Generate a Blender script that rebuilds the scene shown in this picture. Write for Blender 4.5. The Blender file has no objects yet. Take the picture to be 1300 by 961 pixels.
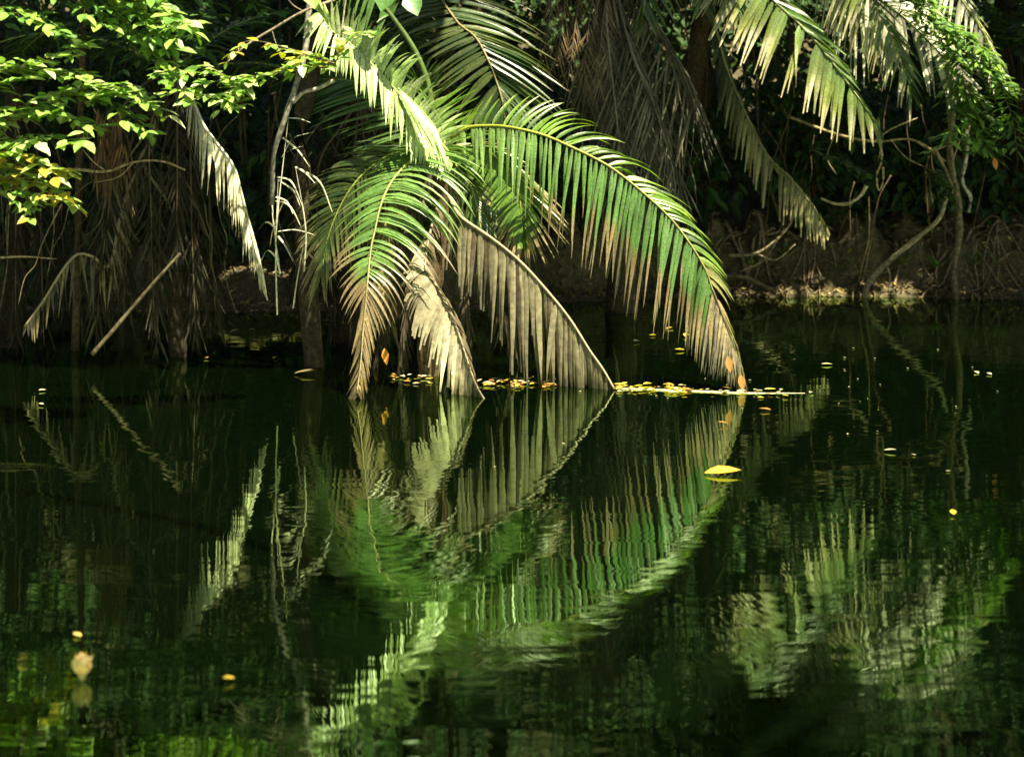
import bpy, math, random
from mathutils import Vector, noise
random.seed(11)
R = random.Random(7)
SC = bpy.context.scene
COL = SC.collection

# ------------------------------------------------------------------ camera model (used to read positions off the photo)
F, H, HY, CX = 2600.0, 3.5, 120.0, 650.0
def P(px, py, Y):
    return Vector(((px-CX)/F*Y, Y, H-(py-HY)/F*Y))
SUN = Vector((0.34, -0.36, 0.87)).normalized()
def proj(p):                      # where the sun ray through p meets the water plane
    k = p.z/SUN.z
    return (p.x-SUN.x*k, p.y-SUN.y*k)

# ------------------------------------------------------------------ helpers
def tag(o, label=None, cat=None, group=None, kind=None):
    if label: o['label'] = label
    if cat: o['category'] = cat
    if group: o['group'] = group
    if kind: o['kind'] = kind
    return o
def empty(name, loc, label, cat, group=None):
    o = bpy.data.objects.new(name, None); COL.objects.link(o)
    o.location = loc; o.empty_display_size = .2
    return tag(o, label, cat, group)
class MB:
    def __init__(s): s.v=[]; s.f=[]; s.c=[]
    def build(s, name, mat, parent=None, smooth=True):
        off = parent_loc(parent)
        me = bpy.data.meshes.new(name)
        me.from_pydata([(a[0]-off[0],a[1]-off[1],a[2]-off[2]) for a in s.v], [], s.f)
        a = me.color_attributes.new('leaf_colour','FLOAT_COLOR','POINT')
        buf=[]
        for c in s.c: buf += [c[0],c[1],c[2],1.0]
        a.data.foreach_set('color', buf)
        if smooth: me.polygons.foreach_set('use_smooth',[True]*len(me.polygons))
        me.materials.append(mat); me.update()
        o = bpy.data.objects.new(name, me); COL.objects.link(o)
        if parent: o.parent = parent
        return o
def parent_loc(p):
    t = Vector((0,0,0))
    while p is not None:
        t += p.location; p = p.parent
    return t
def thing_mesh(name, mb, mat, loc, label, cat, group=None, kind=None, smooth=True):
    L = Vector(loc)
    mb.v = [(a[0]-L[0],a[1]-L[1],a[2]-L[2]) for a in mb.v]
    o = mb.build(name, mat, None, smooth); o.location = L
    return tag(o, label, cat, group, kind)
def spline(pts, n):
    pts=[Vector(p) for p in pts]
    if len(pts)==2: pts=[pts[0],(pts[0]+pts[1])/2,pts[1]]
    # arc length catmull
    q=[pts[0]*2-pts[1]]+pts+[pts[-1]*2-pts[-2]]
    dense=[]
    for i in range(1,len(q)-2):
        for k in range(16):
            t=k/16; a,b,c,d=q[i-1],q[i],q[i+1],q[i+2]
            dense.append(.5*((2*b)+(c-a)*t+(2*a-5*b+4*c-d)*t*t+(3*b-a-3*c+d)*t**3))
    dense.append(pts[-1])
    L=[0]
    for i in range(1,len(dense)): L.append(L[-1]+(dense[i]-dense[i-1]).length)
    out=[]; j=0
    for k in range(n+1):
        s=L[-1]*k/n
        while j<len(L)-2 and L[j+1]<s: j+=1
        u=(s-L[j])/max(1e-9,L[j+1]-L[j]); out.append(dense[j].lerp(dense[j+1],min(1,u)))
    return out
def tube(mb, pts, r0, r1, sides=6, col=(.1,.08,.05), wob=0.0, power=1.0, colend=None):
    n=len(pts); base=len(mb.v); ref=Vector((0,0,1))
    for i,p in enumerate(pts):
        t=i/(n-1); T=(pts[min(n-1,i+1)]-pts[max(0,i-1)]).normalized()
        a=T.cross(ref)
        if a.length<.1: a=T.cross(Vector((1,0,0)))
        a.normalize(); b=T.cross(a).normalized(); ref = a.cross(T) if False else ref
        r=r0+(r1-r0)*t**power
        if wob: r*=1+wob*noise.noise(p*3.1)
        c=col if colend is None else tuple(col[k]+(colend[k]-col[k])*t for k in range(3))
        for s in range(sides):
            an=2*math.pi*s/sides
            rr=r*(1+wob*.6*noise.noise(Vector((math.cos(an)*2,math.sin(an)*2,i*.4))))
            mb.v.append(tuple(p+a*math.cos(an)*rr+b*math.sin(an)*rr)); mb.c.append(c)
    for i in range(n-1):
        for s in range(sides):
            s2=(s+1)%sides
            mb.f.append((base+i*sides+s, base+i*sides+s2, base+(i+1)*sides+s2, base+(i+1)*sides+s))
    mb.f.append(tuple(base+s for s in range(sides))[::-1]); mb.f.append(tuple(base+(n-1)*sides+s for s in range(sides)))
G=Vector((0,0,-1))
def blade(mb, p, d, side, length, width, droop, seg, colf, fold=.25, wob=0.0, tipw=0.0, twist=0.0):
    """one palm leaflet: a folded strip; colf(u) gives its own colour along it"""
    base=len(mb.v); d=d.normalized(); st=length/seg; p=p.copy()
    ph=R.random()*50
    for i in range(seg+1):
        u=i/seg
        sd=(side-d*side.dot(d))
        if sd.length<1e-3: sd=d.orthogonal()
        sd.normalize(); nn=sd.cross(d)
        if twist:
            an=twist*u; sd=sd*math.cos(an)+nn*math.sin(an); nn=sd.cross(d)
        w=width*.5*(min(1,.35+u*5))*max(tipw,(1-u**2.2)) if i<seg else width*.5*tipw+.0008
        c=colf(u)
        if p.z<.22:
            k=max(.3,min(1,(p.z+.02+.1*noise.noise(Vector((ph,p.x*9,0))))/.2)); c=(c[0]*k*1.0,c[1]*k,c[2]*k*.85)   # waterline stain
        for k,(a,b) in enumerate(((-1,1),(0,0),(1,1))):
            mb.v.append(tuple(p+sd*a*w+nn*(b*w*fold))); mb.c.append(c)
        p=p+d*st
        g=G*droop*st
        if wob: g=g+Vector((noise.noise(Vector((ph,u*3,0))),noise.noise(Vector((ph,u*3,9))),0))*wob*st
        d=(d+g).normalized()
    for i in range(seg):
        for k in (0,1):
            a=base+i*3+k; mb.f.append((a,a+1,a+4,a+3))
def lerp3(a,b,t): return tuple(a[k]+(b[k]-a[k])*t for k in range(3))
def key(keys, t):
    if t<=keys[0][0]: k=keys[0]; return Vector(k[1]),k[2],k[3]
    for a,b in zip(keys,keys[1:]):
        if t<=b[0]:
            u=(t-a[0])/(b[0]-a[0]); return Vector(a[1]).lerp(Vector(b[1]),u),a[2]+(b[2]-a[2])*u,a[3]+(b[3]-a[3])*u
    k=keys[-1]; return Vector(k[1]),k[2],k[3]
def vary(c,a=.15):
    f=1+R.uniform(-a,a); return (c[0]*f*(1+R.uniform(-a,a)*.4), c[1]*f, c[2]*f)
# plain colours (real-world base values)
GREEN=(.06,.135,.028); LIME=(.12,.23,.025); DGREEN=(.022,.055,.014); OLIVE=(.06,.085,.02)
STRAW=(.36,.30,.15); TAN=(.26,.20,.10); BROWN=(.065,.045,.024); RUST=(.22,.10,.035); GREY=(.15,.14,.105); DGREY=(.06,.055,.04); PALE=(.56,.54,.40)
def frond(parent, pts, n, sides, colf, width=.045, r0=.022, r1=.004, ribcol=(.20,.24,.05), ribend=None, seg=7, jit=.10, fold=.3, label=None, start=0.0, gap=0.0, wob=.3, tipw=0.0, mat=None, sidehint=None, name='frond'):
    sp=spline(pts, 60)
    mb=MB()
    for si,keys in enumerate(sides):
        for i in range(n):
            t=start+(1-start)*(i+R.uniform(-.35,.35)+.5+1.3*noise.noise(Vector((i*.45,si*7.3,len(mb.v)*0+pts[0][0]))))/n; t=min(.999,max(0,t))
            if R.random()<(gap[si] if isinstance(gap,tuple) else gap): continue
            f=t*60; j=min(59,int(f)); p=sp[j].lerp(sp[j+1],f-j); T=(sp[min(60,j+2)]-sp[max(0,j-1)]).normalized()
            d,L,dr=key(keys,t)
            if L<=0.02: continue
            d=d.normalized()+Vector((R.uniform(-1,1),R.uniform(-1,1),R.uniform(-1,1)))*jit
            L*=R.uniform(.82,1.1)
            q=R.random(); kink=1.0
            if q<.05: L*=R.uniform(.35,.7)
            elif q<.10: kink=R.uniform(2.2,4); d=d+Vector((R.uniform(-1,1),R.uniform(-1,1),R.uniform(-1,0)))*.22
            br=R.uniform(.72,1.22); rn=R.random()
            cf=lambda u,t=t,si=si,br=br,rn=rn: tuple(x*br for x in colf(t,u,si,rn))
            blade(mb,p,d,(T if sidehint is None else sidehint),L,width*R.uniform(.8,1.15),dr*R.uniform(.75,1.25)*kink,seg,cf,fold,wob,tipw,R.uniform(-1.1,1.1) if kink==1.0 else R.uniform(-2.5,2.5))
    o=mb.build(name, mat or M['leaf'], parent)
    if label: o['label']=label
    rb=MB(); tube(rb, sp, r0, r1, 6, ribcol, colend=ribend or ribcol)
    rb.build('midrib', M['rib'], o)
    return o
def gpts(base, az, el, L, droop, n=10, side=0.0):
    """rachis that leaves the crown and bends down under its own weight"""
    d=Vector((math.cos(az)*math.cos(el),math.sin(az)*math.cos(el),math.sin(el))); p=Vector(base); out=[p.copy()]
    lat=Vector((-math.sin(az),math.cos(az),0))
    for i in range(n):
        p=p+d*(L/n); out.append(p.copy()); d=(d+G*droop*(L/n)*(.4+i/n)+lat*side*L/n).normalized()
    return out
def gfrond(parent, pts, n, LL, colf, fwd=.55, droop=1.2, lift=.1, width=.045, **kw):
    """leaflets set out to both sides of the rachis"""
    sp=spline(pts,60); sides=[]
    for s in (-1,1):
        ks=[]
        for k in range(11):
            t=k/10; j=min(59,int(t*60)); T=(sp[min(60,j+2)]-sp[max(0,j-1)]).normalized()
            L=T.cross(Vector((0,0,1)))
            if L.length<.25: L=T.cross(Vector((0,-1,.3)))
            L.normalize(); U=L.cross(T)
            prof=(.35+.65*math.sin(math.pi*min(1,t*1.25+.12)**.8)) if t<.8 else max(.25,1.0-(t-.6)*1.6)
            ks.append((t,tuple(T*fwd+L*s*.8+U*lift),LL*prof,droop))
        sides.append(ks)
    return frond(parent, pts, n, sides, colf, width=width, **kw)

# ------------------------------------------------------------------ materials
M={}
def nt(name):
    m=bpy.data.materials.new(name); m.use_nodes=True; t=m.node_tree; t.nodes.clear(); return m,t,t.nodes,t.links
def leaf_mat(name, trans, rough, spec=.5, streak=40., amt=.35):
    m,t,N,L=nt(name)
    out=N.new('ShaderNodeOutputMaterial'); at=N.new('ShaderNodeAttribute'); at.attribute_name='leaf_colour'
    tc=N.new('ShaderNodeTexCoord'); nz=N.new('ShaderNodeTexNoise'); nz.inputs['Scale'].default_value=streak; nz.inputs['Detail'].default_value=4
    L.new(tc.outputs['Object'],nz.inputs['Vector'])
    n2=N.new('ShaderNodeTexNoise'); n2.inputs['Scale'].default_value=2.3; n2.inputs['Detail'].default_value=3; L.new(tc.outputs['Object'],n2.inputs['Vector'])
    mr=N.new('ShaderNodeMapRange'); mr.inputs['From Min'].default_value=.3; mr.inputs['From Max'].default_value=.7
    mr.inputs['To Min'].default_value=1-amt; mr.inputs['To Max'].default_value=1+amt; L.new(nz.outputs['Fac'],mr.inputs['Value'])
    m3=N.new('ShaderNodeMapRange'); m3.inputs['From Min'].default_value=.3; m3.inputs['From Max'].default_value=.7
    m3.inputs['To Min'].default_value=.75; m3.inputs['To Max'].default_value=1.25; L.new(n2.outputs['Fac'],m3.inputs['Value'])
    mu=N.new('ShaderNodeMath'); mu.operation='MULTIPLY'; L.new(mr.outputs[0],mu.inputs[0]); L.new(m3.outputs[0],mu.inputs[1])
    vm=N.new('ShaderNodeVectorMath'); vm.operation='SCALE'; L.new(at.outputs['Color'],vm.inputs[0]); L.new(mu.outputs[0],vm.inputs['Scale'])
    n5=N.new('ShaderNodeTexNoise'); n5.inputs['Scale'].default_value=11; n5.inputs['Detail'].default_value=5; n5.inputs['Roughness'].default_value=.7; L.new(tc.outputs['Object'],n5.inputs['Vector'])
    m5=N.new('ShaderNodeMapRange'); m5.inputs['From Min'].default_value=.60; m5.inputs['From Max'].default_value=.68; m5.inputs['To Max'].default_value=.75; L.new(n5.outputs['Fac'],m5.inputs['Value'])
    mixs=N.new('ShaderNodeMixRGB'); L.new(m5.outputs[0],mixs.inputs[0]); L.new(vm.outputs[0],mixs.inputs[1]); mixs.inputs[2].default_value=(.10,.075,.03,1); vm=mixs
    b=N.new('ShaderNodeBsdfPrincipled'); b.inputs['Roughness'].default_value=rough; b.inputs['Specular IOR Level'].default_value=spec
    L.new(vm.outputs[0],b.inputs['Base Color'])
    bp=N.new('ShaderNodeBump'); bp.inputs['Strength'].default_value=.25; bp.inputs['Distance'].default_value=.01; L.new(nz.outputs['Fac'],bp.inputs['Height']); L.new(bp.outputs[0],b.inputs['Normal'])
    if trans>0:
        tr=N.new('ShaderNodeBsdfTranslucent'); v2=N.new('ShaderNodeVectorMath'); v2.operation='MULTIPLY'; v2.inputs[1].default_value=(1.5,1.7,.7)
        L.new(vm.outputs[0],v2.inputs[0]); L.new(v2.outputs[0],tr.inputs['Color'])
        mx=N.new('ShaderNodeMixShader'); mx.inputs[0].default_value=trans; L.new(b.outputs[0],mx.inputs[1]); L.new(tr.outputs[0],mx.inputs[2]); L.new(mx.outputs[0],out.inputs[0])
    else: L.new(b.outputs[0],out.inputs[0])
    return m
M['leaf']=leaf_mat('palm_leaf',.32,.33,.6)
M['dead']=leaf_mat('dead_leaf',.18,.75,.2,16.,amt=.34)
M['bush']=leaf_mat('broad_leaf',.2,.38,.55,25.,.2)
M['wood_leaf']=leaf_mat('forest_leaf',.15,.6,.2,25.,.3)
M['rib']=leaf_mat('midrib',0,.5,.4)
M['bark']=leaf_mat('bark',0,.9,.15,18.,.6)
M['petal']=leaf_mat('petal',.3,.6,.3,30.,.1)
def mud_mat():
    m,t,N,L=nt('river_mud'); out=N.new('ShaderNodeOutputMaterial'); b=N.new('ShaderNodeBsdfPrincipled'); tc=N.new('ShaderNodeTexCoord')
    n1=N.new('ShaderNodeTexNoise'); n1.inputs['Scale'].default_value=1.3; n1.inputs['Detail'].default_value=8; n1.inputs['Roughness'].default_value=.65
    n2=N.new('ShaderNodeTexNoise'); n2.inputs['Scale'].default_value=9; n2.inputs['Detail'].default_value=8; n2.inputs['Roughness'].default_value=.75
    vo=N.new('ShaderNodeTexVoronoi'); vo.inputs['Scale'].default_value=14
    for n in (n1,n2,vo): L.new(tc.outputs['Object'],n.inputs['Vector'])
    cr=N.new('ShaderNodeValToRGB'); e=cr.color_ramp.elements; e[0].position=.35; e[0].color=(.036,.029,.013,1); e[1].position=.68; e[1].color=(.20,.17,.085,1)
    x=e.new(.5); x.color=(.08,.066,.032,1)
    ad=N.new('ShaderNodeMath'); ad.operation='MULTIPLY_ADD'; ad.inputs[1].default_value=.6; L.new(n2.outputs['Fac'],ad.inputs[0])
    s=N.new('ShaderNodeMath'); s.operation='MULTIPLY'; s.inputs[1].default_value=.42; L.new(n1.outputs['Fac'],s.inputs[0]); L.new(s.outputs[0],ad.inputs[2])
    L.new(ad.outputs[0],cr.inputs[0]); L.new(cr.outputs[0],b.inputs['Base Color'])
    bp=N.new('ShaderNodeBump'); bp.inputs['Strength'].default_value=1; bp.inputs['Distance'].default_value=.09; L.new(n2.outputs['Fac'],bp.inputs['Height'])
    b2=N.new('ShaderNodeBump'); b2.inputs['Strength'].default_value=.7; b2.inputs['Distance'].default_value=.04; L.new(vo.outputs['Distance'],b2.inputs['Height']); L.new(bp.outputs[0],b2.inputs['Normal']); L.new(b2.outputs[0],b.inputs['Normal'])
    b.inputs['Roughness'].default_value=.7; b.inputs['Specular IOR Level'].default_value=.35
    L.new(b.outputs[0],out.inputs[0]); return m
M['mud']=mud_mat()
def water_mat():
    m,t,N,L=nt('dark_river_water'); out=N.new('ShaderNodeOutputMaterial'); b=N.new('ShaderNodeBsdfPrincipled'); tc=N.new('ShaderNodeTexCoord')
    N.remove(b); gl=N.new('ShaderNodeBsdfGlossy'); gl.inputs['Color'].default_value=(.74,1,.62,1); gl.inputs['Roughness'].default_value=.012; df=N.new('ShaderNodeBsdfDiffuse'); df.inputs['Color'].default_value=(.0006,.0017,.0005,1)
    fr=N.new('ShaderNodeFresnel'); fr.inputs['IOR'].default_value=1.6; mx=N.new('ShaderNodeMixShader'); L.new(fr.outputs[0],mx.inputs[0]); L.new(df.outputs[0],mx.inputs[1]); L.new(gl.outputs[0],mx.inputs[2])
    prev=None; hs=[]
    for (sx,sy,sc,det,dist,rot) in ((.9,3.4,1.0,2,.0021,0),(.5,1.0,.8,1,.006,.25),(2.2,9,1.0,2,.00028,-.1)):
        mp=N.new('ShaderNodeMapping'); mp.inputs['Scale'].default_value=(sx,sy,1); mp.inputs['Rotation'].default_value=(0,0,rot); L.new(tc.outputs['Object'],mp.inputs[0])
        nz=N.new('ShaderNodeTexNoise'); nz.inputs['Scale'].default_value=sc; nz.inputs['Detail'].default_value=det; nz.inputs['Distortion'].default_value=.4; L.new(mp.outputs[0],nz.inputs['Vector'])
        bp=N.new('ShaderNodeBump'); bp.inputs['Strength'].default_value=1; bp.inputs['Distance'].default_value=dist; L.new(nz.outputs['Fac'],bp.inputs['Height'])
        if prev: L.new(prev.outputs[0],bp.inputs['Normal'])
        prev=bp
    for q in (gl,fr): L.new(prev.outputs[0],q.inputs['Normal'])
    L.new(mx.outputs[0],out.inputs[0]); return m
M['water']=water_mat()

# ------------------------------------------------------------------ setting: river, bank
me=bpy.data.meshes.new('river'); me.from_pydata([(-90,-40,0),(90,-40,0),(90,48,0),(-90,48,0)],[],[(0,1,2,3)]); me.materials.append(M['water'])
o=bpy.data.objects.new('river',me); COL.objects.link(o); tag(o,'still dark green river mirroring the palms','water',kind='structure')
def shore(x):
    b=33.1 if x<-1 else 33.1+2.3*min(1,(x+1)/3.5)
    if x>7.4: b-= min(2,(x-7.4)*.5)
    if abs(x)>11.5: b-=(abs(x)-11.5)*1.5  # sides bend inward out of view, added to block low sky light
    return max(4,b)+.35*noise.noise(Vector((x*.6,0,3)))+.15*noise.noise(Vector((x*2.2,1,3)))
def bankz(x,y):
    d=y-shore(x)
    n=noise.noise(Vector((x*1.7,y*1.7,0)))*.3+abs(noise.noise(Vector((x*4,y*4,2))))*.26+noise.noise(Vector((x*11,y*11,4)))*.1+max(0,noise.noise(Vector((x*2.6,y*1.5,5))))*.45
    if d<-.1: return -.5+max(-1,d)*.5
    shelf=.09*min(1,(d+.1)/.25)-.02
    top=.75+.3*noise.noise(Vector((x*.5,7,0)))
    if -6<x<-2.4: top=.42; n*=.4
    rise=min(1,max(0,(d-.45)/.55)); rise=rise*rise*(3-2*rise)
    z=shelf+rise*top+max(0,d-1)*.13+n*(.25+rise)
    if d>4: z+=(d-4)**1.35*.32
    return min(z,16)+ (0 if d>.0 else -.06)
mb=MB(); xs=[]; x=-32
while x<32: xs.append(x); x+= .09 if -9<x<10 else .6
ys=[4+i*.69 for i in range(40)]; y=31.6
while y<62: ys.append(y); y+= .07 if y<37.5 else (.3 if y<42 else 1.2)
for yy in ys:
    for xx in xs:
        mb.v.append((xx,yy,bankz(xx,yy))); mb.c.append((.1,.1,.1))
W=len(xs)
for j in range(len(ys)-1):
    for i in range(W-1):
        a=j*W+i; mb.f.append((a,a+1,a+W+1,a+W))
thing_mesh('mud_bank',mb,M['mud'],(0,33,0),'brown mud bank rising from the river under the forest','riverbank',kind='structure')

# ------------------------------------------------------------------ the palm in the middle, leaning over the water
A=empty('palm',P(560,483,25.4),'bright green palm with arching fronds dipping into the water at the centre','palm tree')
mb=MB(); tube(mb,spline([P(548,500,25.5),P(545,400,25.6),P(556,300,25.55),P(566,195,25.4)],20),.16,.10,12,BROWN,wob=.25); mb.build('trunk',M['bark'],A)
# A1 the big arch to the right
def cA1(t,u,s,rn):
    if s==0:
        g=lerp3((.15,.25,.06),lerp3((.085,.18,.045),GREEN,rn),min(1,t*2.4+u*.2)); edge=1.12-.62*min(1,t/.42)+ (rn-.5)*.2  # leaflets near the base painted paler for overexposing sun
        if t>.66: edge=.5-(t-.66)*1.9+(rn-.5)*.22
        k=(u-edge)/.12
        if k<=0: return g
        dead=lerp3(lerp3(RUST,(.17,.12,.06),min(1,rn*1.6)),(.21,.17,.09),min(1,max(0,(u-edge-.05)/.2)))
        return lerp3(g,lerp3(dead,GREY,max(0,t-.8)*4),min(1,k))
    g=lerp3(lerp3(LIME,DGREEN,rn**2),GREEN,u*.4); k=max(0,(t-.66)/.12)
    return lerp3(g,lerp3(TAN,GREY,max(0,(t-.85)*5)),min(1,k)) if k>0 else (lerp3(g,(.22,.30,.03),max(0,u-.5)*1.4))
ptsA1=[P(572,176,25.4),P(590,163,25.35),P(609,160,25.3),P(643,161,25.2),P(688,171,25.1),P(730,189,25),P(771,210,24.9),P(806,236,24.8),P(848,274,24.7),P(875,308,24.6),P(896,343,24.5),P(906,372,24.45),P(923,410,24.35),P(935,440,24.3),P(949,500,24.25)]
frond(A,ptsA1,106,[
  [(0,(.1,-.3,-.8),.25,.6),(.08,(.05,-.35,-1),.7,.5),(.2,(-.08,-.35,-1),1.05,.4),(.35,(-.14,-.3,-1),1.3,.5),(.5,(-.18,-.3,-1),1.4,.6),(.62,(-.22,-.3,-1),1.25,.8),(.72,(-.2,-.25,-1),1.05,1.2),(.82,(-.14,-.2,-1),.72,2),(.92,(.0,-.1,-1),.5,2),(1,(.1,0,-1),.35,1)],
  [(0,(.5,.5,.9),.3,.2),(.08,(.4,.4,.9),.5,.7),(.18,(.6,.3,.75),.7,1.3),(.3,(.9,.2,.38),.75,1.5),(.45,(1,.15,.02),.72,1.3),(.6,(1,.12,-.32),.62,1.3),(.72,(.8,.1,-.62),.5,1.4),(.82,(.45,.1,-.95),.42,1.5),(.92,(.1,0,-1),.4,1),(1,(.1,0,-1),.3,1)]],
  cA1,width=.054,r0=.02,r1=.007,ribcol=(.26,.30,.03),ribend=(.09,.08,.03),jit=.075,gap=(.02,.25),label='long green frond arching right with brown leaflet ends')
# grey clump of leaflets pressed together at its tip
frond(A,[P(905,368,24.42),P(921,410,24.32),P(934,445,24.27)],34,[[(0,(-.15,-.1,-1),.95,.3),(1,(-.12,-.1,-1),.45,.3)],[(0,(.1,0,-1),.9,.5),(1,(.05,-.1,-1),.4,.3)]],
  lambda t,u,s,rn: lerp3(TAN,GREY,min(1,u+rn*.5)),width=.035,r0=.012,r1=.006,ribcol=BROWN,jit=.07,mat=M['dead'],label='grey withered tip leaflets trailing in the water')
# A2 the frond towards the viewer, drooping left
def cA2(t,u,s,rn):
    g=lerp3(GREEN,(.15,.27,.07),.4*rn+(.45 if s==0 else 0)); e=1.1-.8*max(0,(t-.2)/.4)+(rn-.5)*.15  # right-hand leaflets paler: sunlight put into the colour
    if t>.62: e=-1
    if u<e: return lerp3(g,(.16,.18,.05),max(0,.2-(e-u))*3)
    return lerp3(lerp3((.16,.17,.06),(.22,.16,.085),min(1,(u-e)*4)),(.14,.11,.06),rn*.8)
frond(A,[P(562,192,25.4),P(547,193,25.3),P(534,197,25.2),P(516,209,25),P(497,231,24.8),P(484,259,24.6),P(475,297,24.4),P(471,316,24.3),P(467,354,24.1),P(464,388,24),P(461,420,23.9),P(458,460,23.7),P(453,500,23.5)],76,[
  [(0,(.9,-.2,.25),.5,1.0),(.1,(.95,-.3,.15),.95,1.2),(.25,(.95,-.3,.05),1.25,1.35),(.4,(.9,-.3,-.05),1.2,1.35),(.5,(.85,-.3,-.15),.9,1.5),(.6,(.7,-.2,-.35),.6,1.9),(.68,(.35,-.2,-1),.5,1.0),(.85,(.22,-.1,-1),.42,.1),(1,(.3,-.1,-1),.2,.2)],
  [(0,(-.8,.2,.3),.55,1),(.1,(-.95,.1,.1),.85,1.0),(.25,(-.9,0,-.25),.8,1.0),(.4,(-.85,-.1,-.4),.66,1.2),(.52,(-.9,-.1,-.2),.56,1.9),(.6,(-.75,-.1,-.4),.5,2.2),(.68,(-.35,-.1,-1),.5,1.0),(.85,(-.3,-.1,-1),.45,.1),(1,(-.6,-.1,-1),.28,.1)]],
  cA2,width=.05,r0=.018,r1=.007,ribcol=(.16,.22,.03),ribend=(.16,.12,.06),jit=.07,gap=.07,fold=.45,label='green frond drooping towards the viewer with brown tip')
# A3 frond reaching up to the left, seen almost along its length; sun glare painted into its pale colour
frond(A,[P(576,202,25.3),P(556,178,25.2),P(530,148,25.1),P(505,118,25),P(478,88,24.9),P(450,60,24.85),P(420,38,24.8),P(404,12,24.8)],62,[
  [(0,(-.2,-.5,-.8),.35,.7),(.2,(-.15,-.5,-.7),.6,.9),(.5,(.05,-.5,-.9),.65,1.2),(.8,(.0,-.5,-1),.55,1.2),(1,(-.5,-.3,-.3),.4,1)],
  [(0,(.7,.1,.1),.3,1.0),(.2,(.5,.0,.7),.45,1.6),(.5,(.35,-.1,.8),.5,2.2),(.8,(.1,-.1,.8),.45,2),(1,(-.4,0,.8),.35,1)]],
  lambda t,u,s,rn: lerp3((.26,.38,.12),(.46,.54,.28),rn),width=.062,r0=.026,r1=.006,ribcol=(.25,.33,.1),jit=.1,label='pale sunlit frond reaching up to the left')
# long leaflets sweeping down beside the crown, pale colour standing in for sun glare
frond(A,[P(505,112,24.95),P(530,135,24.9),P(552,160,24.85)],26,[[(0,(.55,-.3,-.75),.85,.3),(1,(.35,-.35,-.9),.62,.8)]],lambda t,u,s,rn:(.34,.42,.2),width=.05,r0=.01,r1=.01,jit=.07,ribcol=(.2,.3,.08))
# A4 tall bare petiole rising out of the crown
frond(A,[P(556,180,25.5),P(552,160,25.5),P(547,130,25.45),P(541,100,25.4),P(525,62,25.35),P(500,25,25.3),P(470,-12,25.2),P(420,-70,25.1),P(350,-110,25)],50,[
  [(0,(0,0,1),0,1),(.45,(0,0,1),0,1),(.5,(-.3,-.3,-.8),.5,1),(1,(-.3,-.3,-1),.7,1)],[(0,(0,0,1),0,1),(.45,(0,0,1),0,1),(.5,(.7,0,.6),.5,1.5),(1,(.2,0,.6),.6,1.5)]],
  lambda t,u,s,rn:GREEN,width=.045,r0=.05,r1=.012,ribcol=(.06,.10,.02),jit=.12,label='tall frond with a thick dark green stalk')
# A5 short fresh frond behind the crown
frond(A,[P(565,185,25.6),P(560,160,25.7),P(548,132,25.9),P(530,104,26.1)],26,[
  [(0,(.9,-.2,.25),.7,.4),(.5,(.8,-.2,.6),.6,.4),(1,(.4,-.1,.9),.4,.5)],[(0,(-.7,-.3,.3),.4,.6),(1,(-.4,-.2,.9),.4,.5)]],
  lambda t,u,s,rn:lerp3(LIME,GREEN,rn*.6),width=.045,r0=.018,r1=.006,jit=.12,label='short fresh frond standing behind the crown')
# A6 shaded fronds to the left
frond(A,[P(560,192,25.8),P(530,160,26),P(495,125,26.2),P(455,105,26.4),P(410,100,26.5)],40,[
  [(0,(-.8,-.1,-.2),.7,.3),(.5,(-.95,0,-.15),1.1,.3),(1,(-.9,0,-.3),.6,.6)],[(0,(.2,0,.9),.5,1),(.5,(-.3,0,.9),.6,1.6),(1,(-.7,0,.6),.5,1.6)]],
  lambda t,u,s,rn:lerp3(GREEN,DGREEN,rn),width=.045,jit=.07,label='shaded frond spreading left behind the bright ones')
frond(A,[P(556,198,25.9),P(520,188,26),P(480,205,26),P(445,240,26),P(420,290,26),P(408,345,26)],56,[
  [(0,(-.8,-.1,.3),.6,.8),(.5,(-.8,0,.1),.8,1.3),(1,(-.3,0,-1),.6,.6)],[(0,(.1,0,-.9),.5,.6),(.5,(.1,-.1,-1),.9,.5),(1,(.1,0,-1),.5,.5)]],
  lambda t,u,s,rn:lerp3(lerp3(DGREEN,OLIVE,rn),TAN,max(0,t+u-1.1)),width=.045,jit=.09,label='dim frond hanging left of the trunk')
frond(A,[P(556,196,26),P(530,215,26.1),P(500,260,26.2),P(492,330,26.2),P(490,400,26.2)],44,[
  [(0,(-.6,-.1,-.3),.6,.8),(1,(-.3,0,-1),.6,.6)],[(0,(.4,0,-.6),.5,.6),(1,(.3,0,-1),.6,.5)]],
  lambda t,u,s,rn:lerp3(OLIVE,TAN,min(1,t*1.3)),width=.04,jit=.1,mat=M['dead'])
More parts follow.
